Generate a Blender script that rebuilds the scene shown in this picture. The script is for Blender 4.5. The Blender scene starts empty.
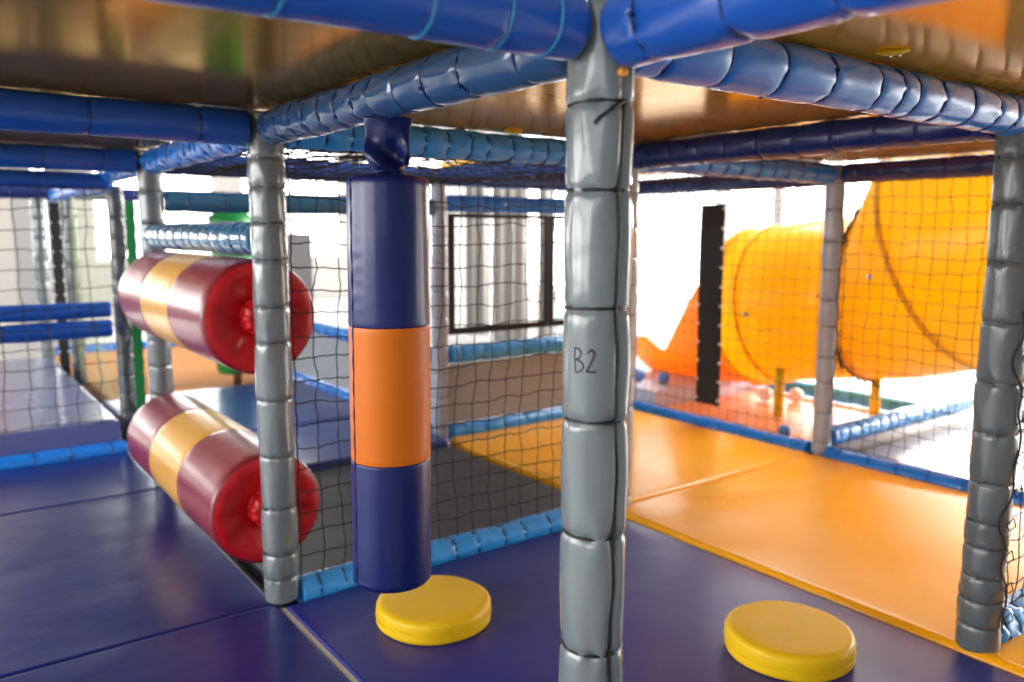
import bpy, math, random
import numpy as np
from mathutils import Vector, Matrix

C = bpy.context.scene.collection
PI = math.pi
rng = np.random.RandomState(7)
random.seed(7)

# ------------------------------------------------------------------ materials
def new_mat(name):
    m = bpy.data.materials.new(name); m.use_nodes = True
    return m, m.node_tree, m.node_tree.nodes['Principled BSDF']

def vinyl(name, col, rough=.3, bump=.12, scale=6., coat=.3, var=.12, spec=.5, stretch=(1,1,1)):
    """padded PVC cloth: slightly uneven colour, soft wrinkles and a fine grain"""
    m, t, b = new_mat(name)
    tc = t.nodes.new('ShaderNodeTexCoord')
    mp = t.nodes.new('ShaderNodeMapping'); mp.inputs['Scale'].default_value = stretch
    t.links.new(tc.outputs['Object'], mp.inputs[0])
    n1 = t.nodes.new('ShaderNodeTexNoise'); n1.inputs['Scale'].default_value = scale; n1.inputs['Detail'].default_value = 2.5
    t.links.new(mp.outputs[0], n1.inputs['Vector'])
    mx = t.nodes.new('ShaderNodeMix'); mx.data_type = 'RGBA'
    mx.inputs['A'].default_value = (*[c*(1-var) for c in col], 1)
    mx.inputs['B'].default_value = (*[min(1, c*(1+var)) for c in col], 1)
    t.links.new(n1.outputs[0], mx.inputs['Factor']); t.links.new(mx.outputs['Result'], b.inputs['Base Color'])
    mr = t.nodes.new('ShaderNodeMapRange'); mr.inputs['To Min'].default_value = rough*.75; mr.inputs['To Max'].default_value = min(1, rough*1.3)
    t.links.new(n1.outputs[0], mr.inputs[0]); t.links.new(mr.outputs[0], b.inputs['Roughness'])
    bp = t.nodes.new('ShaderNodeBump'); bp.inputs['Strength'].default_value = bump; bp.inputs['Distance'].default_value = .03
    t.links.new(n1.outputs[0], bp.inputs['Height']); t.links.new(bp.outputs[0], b.inputs['Normal'])
    b.inputs['Coat Weight'].default_value = coat; b.inputs['Coat Roughness'].default_value = rough*.5
    b.inputs['Specular IOR Level'].default_value = spec
    return m

def plain(name, col, rough=.5, metal=0, noise=.08, scale=20.):
    m, t, b = new_mat(name)
    n = t.nodes.new('ShaderNodeTexNoise'); n.inputs['Scale'].default_value = scale
    mx = t.nodes.new('ShaderNodeMix'); mx.data_type = 'RGBA'
    mx.inputs['A'].default_value = (*[c*(1-noise) for c in col], 1); mx.inputs['B'].default_value = (*[min(1, c*(1+noise)) for c in col], 1)
    t.links.new(n.outputs[0], mx.inputs['Factor']); t.links.new(mx.outputs['Result'], b.inputs['Base Color'])
    b.inputs['Roughness'].default_value = rough; b.inputs['Metallic'].default_value = metal
    return m

def emissive(name, col, strength):
    m, t, b = new_mat(name)
    b.inputs['Base Color'].default_value = (*col, 1)
    n = t.nodes.new('ShaderNodeTexNoise'); n.inputs['Scale'].default_value = .6
    mr = t.nodes.new('ShaderNodeMapRange'); mr.inputs['To Min'].default_value = strength*.9; mr.inputs['To Max'].default_value = strength*1.1
    t.links.new(n.outputs[0], mr.inputs[0]); t.links.new(mr.outputs[0], b.inputs['Emission Strength'])
    b.inputs['Emission Color'].default_value = (*col, 1)
    return m

M = {}
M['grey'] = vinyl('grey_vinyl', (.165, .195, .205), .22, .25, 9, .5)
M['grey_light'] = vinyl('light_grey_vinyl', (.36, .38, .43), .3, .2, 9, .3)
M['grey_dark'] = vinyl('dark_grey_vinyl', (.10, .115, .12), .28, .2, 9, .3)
M['royal'] = vinyl('royal_blue_vinyl', (.012, .095, .46), .3, .2, 8, .3)
M['blue'] = vinyl('mid_blue_vinyl', (.012, .20, .72), .27, .12, 9, .15)
M['slate'] = vinyl('reflection_toned_blue_vinyl', (.03, .10, .24), .22, .25, 9, .5)  # blue sleeve with its reflections mixed into the colour
M['sky'] = vinyl('sky_blue_vinyl', (.04, .36, .92), .27, .15, 9, .3)
M['blue_shaded'] = vinyl('shade_darkened_blue_vinyl', (.012, .03, .16), .28, .2, 8, .3)  # blue sleeve darkened in its colour for the backlit beams
M['teal'] = vinyl('teal_blue_vinyl', (.04, .17, .30), .15, .2, 9, .6)
M['mat_navy'] = vinyl('navy_mat_vinyl', (.007, .016, .165), .31, .16, 4.5, .22, stretch=(1, 1.6, 1))
M['mat_navy2'] = vinyl('violet_navy_mat_vinyl', (.016, .018, .22), .34, .18, 3.5, .1, stretch=(1, 1.4, 1))
M['mat_blue'] = vinyl('blue_mat_vinyl', (.03, .06, .26), .3, .06, 5, .15)
M['mat_plat'] = vinyl('sheen_paled_blue_mat_vinyl', (.10, .12, .30), .28, .06, 5, .4)  # blue mat paled in its colour to stand for window sheen
M['mat_orange'] = vinyl('orange_mat_vinyl', (1, .44, .005), .30, .14, 4.5, .15, var=.04, spec=.4)
M['mat_pink'] = vinyl('salmon_mat_vinyl', (1, .40, .18), .4, .05, 5, .1)
M['mat_peach'] = vinyl('matt_orange_mat_vinyl', (.85, .34, .09), .7, .05, 5, 0, spec=.2)
M['mat_grey'] = vinyl('charcoal_mat_rubber', (.055, .06, .068), .5, .08, 14, 0)
M['mat_pale'] = vinyl('pale_grey_mat_vinyl', (.28, .31, .40), .3, .05, 5, .2)
M['lav'] = vinyl('lavender_white_vinyl', (.62, .60, .70), .4, .06, 6, .1)
M['burg'] = vinyl('burgundy_vinyl', (.23, .012, .022), .36, .05, 10, .5)
M['gold'] = vinyl('mustard_vinyl', (.72, .36, .025), .36, .05, 10, .5, var=.05)
M['red'] = vinyl('red_vinyl', (.62, .005, .010), .38, .1, 10, .1)
M['bag_blue'] = vinyl('bag_blue_vinyl', (.004, .013, .115), .3, .05, 12, .2, spec=.35)
M['bag_orange'] = vinyl('bag_orange_vinyl', (.66, .155, .002), .4, .05, 12, .05, var=.04, spec=.3)
M['disc'] = vinyl('yellow_disc_vinyl', (.84, .53, .006), .42, .06, 12, .03, var=.04, spec=.3)
M['slide'] = plain('slide_yellow_plastic', (1, .58, .004), .28, 0, .03)
M['slide_o'] = plain('slide_orange_plastic', (1, .42, .004), .3, 0, .03)
M['flange'] = plain('flange_yellow_plastic', (1, .68, .02), .35, 0, .03)
for k_ in ('slide', 'slide_o', 'flange'):
    t_ = M[k_].node_tree; b_ = t_.nodes['Principled BSDF']
    tl = t_.nodes.new('ShaderNodeBsdfTranslucent'); ms = t_.nodes.new('ShaderNodeMixShader'); ms.inputs[0].default_value = .35
    tl.inputs[0].default_value = (1, .62, .0, 1) if k_ == 'slide' else (1, .46, .0, 1)
    ou = t_.nodes['Material Output']
    t_.links.new(b_.outputs[0], ms.inputs[1]); t_.links.new(tl.outputs[0], ms.inputs[2]); t_.links.new(ms.outputs[0], ou.inputs[0])
M['cord'] = plain('dark_net_cord', (.022, .018, .018), .8)
M['cord_pale'] = plain('pale_green_cord', (.45, .52, .28), .8)
M['black'] = plain('black_webbing', (.008, .008, .009), .7)
M['tie_black'] = plain('black_tie_plastic', (.008, .008, .008), .4)
M['tie_blue'] = plain('dark_blue_tie', (.008, .03, .16), .5)
M['tie_sky'] = plain('sky_blue_tie', (.03, .22, .50), .4)
M['tie_grey'] = plain('grey_tie', (.07, .08, .085), .5)
M['pipe'] = plain('galvanised_pipe', (.45, .46, .48), .35, 1)
M['steel'] = plain('bright_steel', (.75, .75, .75), .25, 1)
M['white'] = plain('white_paint', (.82, .82, .80), .6)
M['offwhite'] = plain('offwhite_paint', (.62, .60, .57), .6)
M['greywall'] = plain('grey_paint', (.42, .42, .41), .7)
M['curtain'] = plain('grey_curtain_cloth', (.40, .385, .36), .9)
M['felt'] = vinyl('grey_felt', (.37, .39, .42), .9, .2, 30, 0)
M['green'] = plain('green_plastic', (.012, .24, .045), .35)
M['green_web'] = plain('green_webbing', (.01, .25, .05), .7)
M['ball'] = plain('white_ball_plastic', (.85, .85, .9), .3)
M['ball_blue'] = plain('blue_ball_plastic', (.12, .25, .55), .3)
M['plug'] = plain('orange_plug', (.75, .30, .03), .4)
M['yellow'] = plain('yellow_paint', (.85, .58, .01), .4)
M['hall'] = plain('hall_floor_vinyl', (.55, .54, .52), .35, 0, .05, 3)
M['dark'] = plain('dark_grey_furniture', (.10, .10, .105), .5)
M['orange_wall'] = plain('orange_paint', (.85, .40, .08), .6)
M['red_sign'] = plain('red_paint', (.7, .03, .03), .5)
M['marker'] = plain('black_marker_ink', (.012, .012, .014), .5)

def board_mat(name='varnished_board', ca=(.52, .32, .11), cb=(.64, .41, .15), metal=.72):
    m, t, b = new_mat(name)
    tc = t.nodes.new('ShaderNodeTexCoord'); mp = t.nodes.new('ShaderNodeMapping'); mp.inputs['Scale'].default_value = (1, 9, 1)
    n = t.nodes.new('ShaderNodeTexNoise'); n.inputs['Scale'].default_value = 2.2; n.inputs['Detail'].default_value = 5
    t.links.new(tc.outputs['Object'], mp.inputs[0]); t.links.new(mp.outputs[0], n.inputs['Vector'])
    cr = t.nodes.new('ShaderNodeValToRGB')
    cr.color_ramp.elements[0].position = .3; cr.color_ramp.elements[0].color = (*ca, 1)
    cr.color_ramp.elements[1].position = .7; cr.color_ramp.elements[1].color = (*cb, 1)
    t.links.new(n.outputs[0], cr.inputs[0]); t.links.new(cr.outputs[0], b.inputs['Base Color'])
    n2 = t.nodes.new('ShaderNodeTexNoise'); n2.inputs['Scale'].default_value = 4
    bp = t.nodes.new('ShaderNodeBump'); bp.inputs['Strength'].default_value = .03; bp.inputs['Distance'].default_value = .05
    t.links.new(n2.outputs[0], bp.inputs['Height']); t.links.new(bp.outputs[0], b.inputs['Normal'])
    b.inputs['Roughness'].default_value = .14; b.inputs['Metallic'].default_value = metal; b.inputs['Specular Tint'].default_value = (.75, .52, .22, 1)
    return m
M['board'] = board_mat()
M['board_refl'] = board_mat('reflection_yellowed_board', (.90, .46, .04), (.98, .54, .06), .42)  # same board, with warm mat and slide reflections put into its colour

def clear_sheet():
    m = bpy.data.materials.new('clear_vinyl_sheet'); m.use_nodes = True; t = m.node_tree
    for n in list(t.nodes): t.nodes.remove(n)
    o = t.nodes.new('ShaderNodeOutputMaterial'); mx = t.nodes.new('ShaderNodeMixShader')
    tr = t.nodes.new('ShaderNodeBsdfTransparent'); tr.inputs[0].default_value = (.93, .95, .97, 1)
    g = t.nodes.new('ShaderNodeBsdfGlossy'); g.inputs['Roughness'].default_value = .12
    ns = t.nodes.new('ShaderNodeTexNoise'); ns.inputs['Scale'].default_value = 5
    bp = t.nodes.new('ShaderNodeBump'); bp.inputs['Strength'].default_value = .4
    t.links.new(ns.outputs[0], bp.inputs['Height']); t.links.new(bp.outputs[0], g.inputs['Normal'])
    fr = t.nodes.new('ShaderNodeFresnel'); fr.inputs[0].default_value = 1.5
    t.links.new(fr.outputs[0], mx.inputs[0]); t.links.new(tr.outputs[0], mx.inputs[1]); t.links.new(g.outputs[0], mx.inputs[2])
    t.links.new(mx.outputs[0], o.inputs[0])
    return m
M['clear'] = clear_sheet()
M['glow'] = emissive('daylit_window_pane', (1, .985, .96), 7.0)
M['glow_dim'] = emissive('dim_daylit_window_pane', (1, .98, .95), 1.25)

# ------------------------------------------------------------------ helpers
class MB:
    def __init__(s): s.v = []; s.f = []
    def add(s, v, f):
        k = len(s.v); s.v.extend([tuple(map(float, q)) for q in v]); s.f.extend([tuple(int(i)+k for i in q) for q in f]); return s
    def box(s, a, b):
        x0, y0, z0 = a; x1, y1, z1 = b
        v = [(x0,y0,z0),(x1,y0,z0),(x1,y1,z0),(x0,y1,z0),(x0,y0,z1),(x1,y0,z1),(x1,y1,z1),(x0,y1,z1)]
        return s.add(v, [(3,2,1,0),(4,5,6,7),(0,1,5,4),(1,2,6,5),(2,3,7,6),(3,0,4,7)])
    def rings(s, R, cap=True, closed=False):
        """R: list of rings, each an (n,3) array"""
        n = len(R[0]); v = np.concatenate(R); f = []
        m = len(R)
        for i in range(m-1 if not closed else m):
            a = i*n; b = ((i+1) % m)*n
            for j in range(n):
                k = (j+1) % n
                f.append((a+j, a+k, b+k, b+j))
        if cap and not closed:
            f.append(tuple(range(n-1, -1, -1))); f.append(tuple((m-1)*n+j for j in range(n)))
        return s.add(v, f)
    def tube(s, pts, r, n=6, closed=False, cap=True):
        P = np.array(pts, float); m = len(P); R = []
        rr = np.full(m, r) if np.isscalar(r) else np.array(r)
        for i in range(m):
            if closed: t = P[(i+1) % m]-P[i-1]
            else: t = P[min(i+1, m-1)]-P[max(i-1, 0)]
            t = t/(np.linalg.norm(t)+1e-9)
            if i == 0:
                a = np.array([0,0,1.]) if abs(t[2]) < .9 else np.array([1.,0,0])
            else: a = u
            w = np.cross(t, a); w /= np.linalg.norm(w)+1e-9; u = np.cross(w, t)
            th = np.arange(n)*2*PI/n
            R.append(P[i]+rr[i]*(np.cos(th)[:,None]*u+np.sin(th)[:,None]*w))
        return s.rings(R, cap=cap, closed=closed)
    def lathe(s, prof, n=48, center=(0,0,0)):
        th = np.arange(n)*2*PI/n; R = []
        for r, z in prof:
            R.append(np.stack([center[0]+r*np.cos(th), center[1]+r*np.sin(th), np.full(n, center[2]+z)], 1))
        return s.rings(R)
    def build(s, name, mat, parent=None, smooth=True, auto=None):
        base = Vector(parent.location) if parent is not None and parent.type == 'EMPTY' else None
        if parent is not None and base is None:   # sub-part of a mesh part: its origin is its thing's
            base = Vector(parent.parent.location) if parent.parent else Vector(parent.location)
        if base is None:
            base = Vector((0,0,0))
        me = bpy.data.meshes.new(name)
        me.from_pydata([(x-base.x, y-base.y, z-base.z) for x, y, z in s.v], [], s.f)
        me.update()
        if smooth:
            me.polygons.foreach_set('use_smooth', [True]*len(me.polygons))
            if auto is not None: me.set_sharp_from_angle(angle=auto)
        o = bpy.data.objects.new(name, me); C.objects.link(o)
        if mat: me.materials.append(M[mat])
        if parent is not None: o.parent = parent
        return o

def tag(o, label=None, cat=None, group=None, kind=None):
    if label: o['label'] = label
    if cat: o['category'] = cat
    if group: o['group'] = group
    if kind: o['kind'] = kind
    return o

def thing(name, loc, label, cat, group=None):
    o = bpy.data.objects.new(name, None); C.objects.link(o); o.location = loc
    o.empty_display_size = .1
    return tag(o, label, cat, group)

def frame_of(A, B):
    A = np.array(A, float); B = np.array(B, float); t = B-A; L = np.linalg.norm(t); t /= L
    a = np.array([0,0,1.]) if abs(t[2]) < .9 else np.array([1.,0,0])
    u = np.cross(a, t); u /= np.linalg.norm(u); w = np.cross(t, u)
    return A, B, t, u, w, L

def pad_tube(A, B, r, ties, seed, n=30, step=.011, wr=.0013, seam=None, pinch=.07, squash=0):
    """foam sleeve bound with ties: pinched and wrinkled at each tie"""
    q = np.random.RandomState(seed)
    A, B, t, u, w, L = frame_of(A, B)
    s = set(np.linspace(0, L, max(8, int(L/step))))
    for d in ties: s.update([d-.009, d-.005, d-.002, d+.002, d+.005, d+.009])
    s.update([.003, .008, L-.003, L-.008])
    S = np.array(sorted(x for x in s if 0 <= x <= L))
    th = np.arange(n)*2*PI/n
    T = np.array(sorted(ties)) if len(ties) else np.array([-1.])
    K = [(q.randint(4, 12), q.rand()*2*PI, q.rand()+.3) for _ in range(len(T)*4)]
    G = [(q.randint(1, 5), q.uniform(-40, 40), q.rand()*2*PI) for _ in range(6)]
    bul = q.uniform(.96, 1.03, len(T)+1)
    R = []
    for x in S:
        d = np.abs(T-x); k = int(np.argmin(d)); dm = d[k] if T[0] >= 0 else 9.
        bi = np.searchsorted(T, x)
        f = 1-pinch*math.exp(-(dm/.007)**2)-.03*math.exp(-dm/.03)
        bb = bul[bi]*(1-math.exp(-dm/.02))+1*math.exp(-dm/.02)
        rad = np.full(n, r*f*bb)
        for g, ph, am in K[k*4:k*4+4]:
            rad += wr*am*math.exp(-dm/.022)*np.cos(g*th+ph+dm*30)+wr*.35*am*math.exp(-dm/.012)*np.cos((g*2+3)*th-ph)
        for g, fr, ph in G: rad += wr*.28*np.cos(g*th+fr*x+ph)
        if seam is not None:
            dt = (th-seam+PI) % (2*PI)-PI
            wv = .05*math.sin(x*11)+.03*math.sin(x*37); dt = dt-wv; rad -= r*.13*np.exp(-(dt/.10)**2); rad += r*.05*np.exp(-((dt-.36)/.2)**2)
        e = min(x, L-x)
        if e < .01: rad *= .86+.14*math.sqrt(max(0, 1-(1-e/.01)**2))
        sq = 1-squash
        R.append(A+t*x+(rad*np.cos(th))[:,None]*u+(rad*np.sin(th)*sq)[:,None]*w)
    return MB().rings(R), (A, t, u, w)

def tie_ring(fr, d, r, tr=.0022, n=28, tilt=0):
    A, t, u, w = fr; th = np.arange(n)*2*PI/n
    P = A+t*d+(r*np.cos(th))[:,None]*u+(r*np.sin(th))[:,None]*w+(np.cos(th)*tilt)[:,None]*t
    return MB().tube(P, tr, 5, closed=True)

SEED = [100]
def padded(name, A, B, r, mat, label, cat, ties=None, space=.13, tie_mat='tie_blue', seam=None, tr=.0022, wr=.0013, pinch=.07, group=None, step=.011, n=30, tabs=True):
    SEED[0] += 1
    q = np.random.RandomState(SEED[0])
    A = tuple(A); B = tuple(B); L = np.linalg.norm(np.array(B)-np.array(A))
    if ties is None:
        k = max(1, int(round(L/space)))
        ties = [(i+.5)*L/k+q.uniform(-.012, .012) for i in range(k)]
    e = thing(name, A if A[2] <= B[2] else B, label, cat, group)
    mb, fr = pad_tube(A, B, r, ties, SEED[0], seam=seam, wr=wr, pinch=pinch, step=step, n=n)
    mb.build('foam_sleeve', mat, e)
    for d in ties:
        t = tie_ring(fr, d, r*(1-pinch)*.985, tr, tilt=q.uniform(-.002, .002))
        if tabs:
            # the trimmed tail and the lock head of the tie
            a = q.rand()*2*PI; rad = r*(1-pinch)
            A_, tt, u, w = fr
            p0 = A_+tt*d+rad*(math.cos(a)*u+math.sin(a)*w)
            out = math.cos(a)*u+math.sin(a)*w
            t.tube([p0, p0+out*.005], tr*1.7, 5)
        t.build('cable_tie', tie_mat, e)
    return e, fr

def mat_pad(x0, x1, y0, y1, zt, zb, mat, label, seed, name='floor_mat', cat='mat', wr=.0024, rad=.009, group=None):
    q = np.random.RandomState(seed)
    E = [0, .0012, .004, .008, .013, .019]
    def ax(a, b):
        mid = np.linspace(a+.03, b-.03, max(4, int((b-a)/.035)))
        return np.concatenate([a+np.array(E), mid, (b-np.array(E))[::-1]])
    X = ax(x0, x1); Y = ax(y0, y1); nx, ny = len(X), len(Y)
    gx, gy = np.meshgrid(X, Y, indexing='ij')
    e = np.minimum.reduce([gx-x0, x1-gx, gy-y0, y1-gy])
    drop = np.where(e < rad, rad-np.sqrt(np.maximum(0, rad**2-(rad-np.minimum(e, rad))**2)), 0)
    z = zt-drop
    for _ in range(7):
        a = q.rand()*2*PI; fq = q.uniform(4, 13); ph = q.rand()*6.28
        z = z+wr*.3*np.sin(fq*(np.cos(a)*gx+np.sin(a)*gy)+ph+1.3*np.sin(3*gx+2*gy+ph))*np.clip(e/.05, 0, 1)
    # pulls at the corners
    for cx, cy in ((x0,y0),(x0,y1),(x1,y0),(x1,y1)):
        d = np.hypot(gx-cx, gy-cy); an = np.arctan2(gy-cy, gx-cx)
        z = z+wr*1.2*np.sin(an*14+q.rand()*6)*np.exp(-d/.12)*np.clip(e/.03, 0, 1)
    v = np.stack([gx, gy, z], -1).reshape(-1, 3)
    f = [(i*ny+j, (i+1)*ny+j, (i+1)*ny+j+1, i*ny+j+1) for i in range(nx-1) for j in range(ny-1)]
    per = [i*ny for i in range(nx)]+[(nx-1)*ny+j for j in range(1, ny)]+[i*ny+ny-1 for i in range(nx-2, -1, -1)]+[j for j in range(ny-2, 0, -1)]
    k = len(v); bot = [(v[p][0], v[p][1], zb) for p in per]
    m = len(per)
    f += [(per[(i+1) % m], per[i], k+i, k+(i+1) % m) for i in range(m)]
    f.append(tuple(k+i for i in range(m)))
    mb = MB().add(np.concatenate([v, np.array(bot)]), f)
    o = mb.build(name, mat)
    me = o.data
    me.set_sharp_from_angle(angle=1.2)
    # origin at the mat's base centre
    c = Vector(((x0+x1)/2, (y0+y1)/2, zb)); me.transform(Matrix.Translation(-c)); o.location = c
    return tag(o, label, cat, group)

def net(O, U, V, lu, lv, cell, label, seed, r=.0022, mat='cord', slack=.012, jit=.0042, name='safety_net', border=True, knots=True):
    q = np.random.RandomState(seed)
    O = np.array(O, float); U = np.array(U, float); V = np.array(V, float); N = np.cross(U, V)
    nu = max(2, int(round(lu/cell))); nv = max(2, int(round(lv/cell)))
    a = np.linspace(0, lu, nu+1); b = np.linspace(0, lv, nv+1)
    ph = q.rand(6)*6.28
    P = np.zeros((nu+1, nv+1, 3))
    for i in range(nu+1):
        for j in range(nv+1):
            ins = min(i, nu-i, 1)*min(j, nv-j, 1)
            du = q.normal(0, jit)*ins+.010*math.sin(5*b[j]+ph[0]+2*a[i])*ins
            dv = q.normal(0, jit)*ins-.014*math.sin(PI*a[i]/lu)*(j/nv)*ins
            dn = slack*math.sin(4*a[i]+ph[1])*math.sin(3*b[j]+ph[2])*ins+q.normal(0, jit*.5)*ins
            P[i, j] = O+U*(a[i]+du)+V*(b[j]+dv)+N*dn
    mb = MB()
    def strand(L, lat):
        pts = [L[0]]
        for k in range(len(L)-1):
            sg = 1 if k % 2 else -1
            m1 = L[k]*.65+L[k+1]*.35+lat*sg*.0024; m2 = L[k]*.35+L[k+1]*.65-lat*sg*.001
            pts += [m1, m2, L[k+1]]
        return pts
    for i in range(nu+1): mb.tube(strand(P[i, :], U), r*(1.3 if border and i in (0, nu) else 1), 4)
    for j in range(nv+1): mb.tube(strand(P[:, j], V), r*(1.3 if border and j in (0, nv) else 1), 4)
    if knots:
        for i in range(1, nu):
            for j in range(1, nv):
                c = P[i, j]; s = r*1.9
                mb.add([c+U*s, c-U*s, c+V*s*1.2, c-V*s*1.2, c+N*s, c-N*s],
                       [(0,2,4),(2,1,4),(1,3,4),(3,0,4),(2,0,5),(1,2,5),(3,1,5),(0,3,5)])
    o = mb.build(name, mat)
    c = Vector(O); o.data.transform(Matrix.Translation(-c)); o.location = c
    return tag(o, label, 'net')

# ------------------------------------------------------------------ grid of the play frame
X0, X1, X2, X3 = .808, 2.182, 3.556, 4.93
Y0, Y1, Y2, Y3 = .889, 2.239, 3.589, 4.939
ZB = 1.355; RB = .047; RP = .050
YL = 4.42
PC = .052          # trim where a beam meets a post

# ---- posts
def post(x, y, r, mat, label, ties=None, space=.115, z0=0.0, z1=1.40, tie='tie_grey', **k):
    return padded('padded_post', (x, y, z0), (x, y, z1), r, mat, label, 'post', ties, space, tie, **k)

P0e, P0f = post(X0+.004, Y0, .0505, 'grey', 'near central grey padded post with black ties and handwritten B2',
     ties=[.12, .28, .445, .628, .804, .970, 1.139, 1.259], tie='tie_black', seam=math.atan2(-Y0, -X0)+.70+PI/2, tr=.0026, wr=.0013, n=44, step=.008, tabs=False)
P1e, P1f = post(X0, Y1, .0505, 'grey', 'grey padded post just in front of the ends of the two striped rollers',
     ties=[.075, .149, .287, .441, .605, .770, .870, 1.0, 1.102, 1.199, 1.275], n=36, step=.009, wr=.0017)
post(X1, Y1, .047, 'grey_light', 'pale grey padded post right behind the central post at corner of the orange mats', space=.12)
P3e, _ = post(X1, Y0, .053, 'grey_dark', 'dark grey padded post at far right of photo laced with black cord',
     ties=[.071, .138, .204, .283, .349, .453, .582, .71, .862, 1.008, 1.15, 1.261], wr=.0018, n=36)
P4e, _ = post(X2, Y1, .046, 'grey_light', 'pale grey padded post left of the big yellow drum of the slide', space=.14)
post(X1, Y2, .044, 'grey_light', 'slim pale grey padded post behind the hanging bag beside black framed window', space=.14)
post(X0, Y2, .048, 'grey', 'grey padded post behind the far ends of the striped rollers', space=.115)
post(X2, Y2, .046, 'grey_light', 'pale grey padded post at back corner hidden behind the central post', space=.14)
PLe, _ = post(.843, YL+.06, .040, 'grey_dark', 'thin dark grey laced post left of the far roller ends holding the left net', space=.10, z1=1.30)
post(.785, 7.0, .05, 'grey', 'far left grey padded post standing left of the black net strip', space=.16)
post(.90, 6.37, .046, 'grey_dark', 'far dark grey padded post to the right of the black net strip', space=.16)
post(5.18, 2.03, .042, 'grey_light', 'far pale post right of the slide under its yellow drum', space=.14)
post(6.0, 4.3, .05, 'grey_light', 'thin far grey post rising above the yellow slide tube', space=.2, z1=1.75)

# ---- details on the central post
def on_post(fr, r, ang, z, out=0.0):
    A = fr[0]; return np.array([A[0]+(r+out)*math.cos(ang), A[1]+(r+out)*math.sin(ang), z])
cam_ang = math.atan2(-Y0, -X0)
# black cord running down the right-hand flap of the sleeve
ra = cam_ang+.70
pts = []
for z in np.linspace(0.02, 1.262, 110):
    w = .05*math.sin(z*11)+.03*math.sin(z*37)+.02*math.sin(z*71)
    pts.append(on_post(P0f, .0475-.002*math.exp(-min(abs(z-t) for t in (.12,.28,.445,.628,.804,.970,1.139,1.259))/.008), ra+w, z))
o = MB().tube(pts, .0024, 6).build('lacing_cord', 'tie_black', P0e)
o['label'] = 'black cord down the side of the sleeve'
# knot tail at the upper tie
pts = [on_post(P0f, .052, ra-.02, 1.259), on_post(P0f, .054, ra-.35, 1.250), on_post(P0f, .055, ra-.75, 1.235), on_post(P0f, .056, ra-.85, 1.228)]
MB().tube(pts, .0026, 6).build('knot_tail', 'tie_black', P0e)
# orange plug near the top
c = on_post(P0f, .048, cam_ang+.62, 1.298); nrm = np.array([math.cos(cam_ang+.62), math.sin(cam_ang+.62), 0])
o = MB().tube([c, c+nrm*.007], [.008, .007], 14).build('bolt_plug', 'plug', P0e); o['label'] = 'small orange plug'
# the handwritten B2
def stroke(P2):
    out = []
    for sx, sz in P2:
        ang = cam_ang+(sx)/.0505
        out.append(on_post(P0f, .0508, ang, .897+sz, .0004))
    return out
def spl(P, k=8):
    P = np.array(P, float); out = []
    for i in range(len(P)-1):
        p0 = P[max(i-1, 0)]; p1 = P[i]; p2 = P[i+1]; p3 = P[min(i+2, len(P)-1)]
        for t in np.linspace(0, 1, k, endpoint=False):
            out.append(.5*((2*p1)+(-p0+p2)*t+(2*p0-5*p1+4*p2-p3)*t*t+(-p0+3*p1-3*p2+p3)*t**3))
    out.append(P[-1]); return out
ink = MB()
ink.tube(stroke(spl([(-.0330, .018), (-.0325, .004), (-.0310, -.012), (-.0300, -.019)])), .0014, 6)
ink.tube(stroke(spl([(-.0335, .0165), (-.027, .0165), (-.0225, .011), (-.0245, .004), (-.0300, .0005), (-.0225, -.002), (-.0185, -.009), (-.022, -.0155), (-.0300, -.019)])), .0014, 6)
ink.tube(stroke(spl([(-.0125, .010), (-.008, .0155), (-.0035, .0115), (-.005, .003), (-.010, -.009), (-.0135, -.0155), (-.008, -.0165), (.0005, -.0165)])), .0014, 6)
o = ink.build('marker_writing', 'marker', P0e); o['label'] = 'black handwritten letters B2'

# lacing cords on the right-hand post and the slim ones
def lacing(P, x, y, r, ang, z0, z1, label, seed, turns=14, amp=.35):
    q = np.random.RandomState(seed); pts = []
    for z in np.linspace(z0, z1, 130):
        a = ang+amp*math.sin(z*turns)+.18*math.sin(z*47+q.rand()*.3)
        pts.append((x+(r+.002)*math.cos(a), y+(r+.002)*math.sin(a), z))
    mb = MB().tube(pts, .0028, 5)
    for z in np.arange(z0+.04, z1, .085):   # loops that hold the net
        a = ang+q.normal(0, .2)
        c = np.array((x+(r+.004)*math.cos(a), y+(r+.004)*math.sin(a), z))
        mb.tube([c, c+np.array((.012, -.010, .018)), c+np.array((.022, -.012, -.006)), c+np.array((.006, -.004, -.016)), c], .002, 4)
    o = mb.build('lacing_cord', 'cord', P); o['label'] = label
lacing(P3e, X1, Y0, .0535, cam_ang*0+math.atan2(-Y0, -X1)+.95, .06, 1.27, 'black lacing cord', 3)
lacing(P4e, X2, Y1, .0465, math.atan2(-Y1, -X2)+1.1, .05, 1.27, 'black lacing cord', 4, amp=.2)
lacing(PLe, .843, YL+.06, .0405, math.atan2(-YL, -.84)+.4, .05, 1.22, 'black lacing cord', 5, amp=.4)

# ---- beams
def beam(A, B, mat, label, r=RB, space=.13, tie='tie_blue', ta=PC, tb=PC, **k):
    A = np.array(A, float); B = np.array(B, float); d = (B-A)/np.linalg.norm(B-A)
    return padded('padded_beam', A+d*ta, B-d*tb, r, mat, label, 'beam', None if 'ties' not in k else k.pop('ties'), space, tie, **k)
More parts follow.
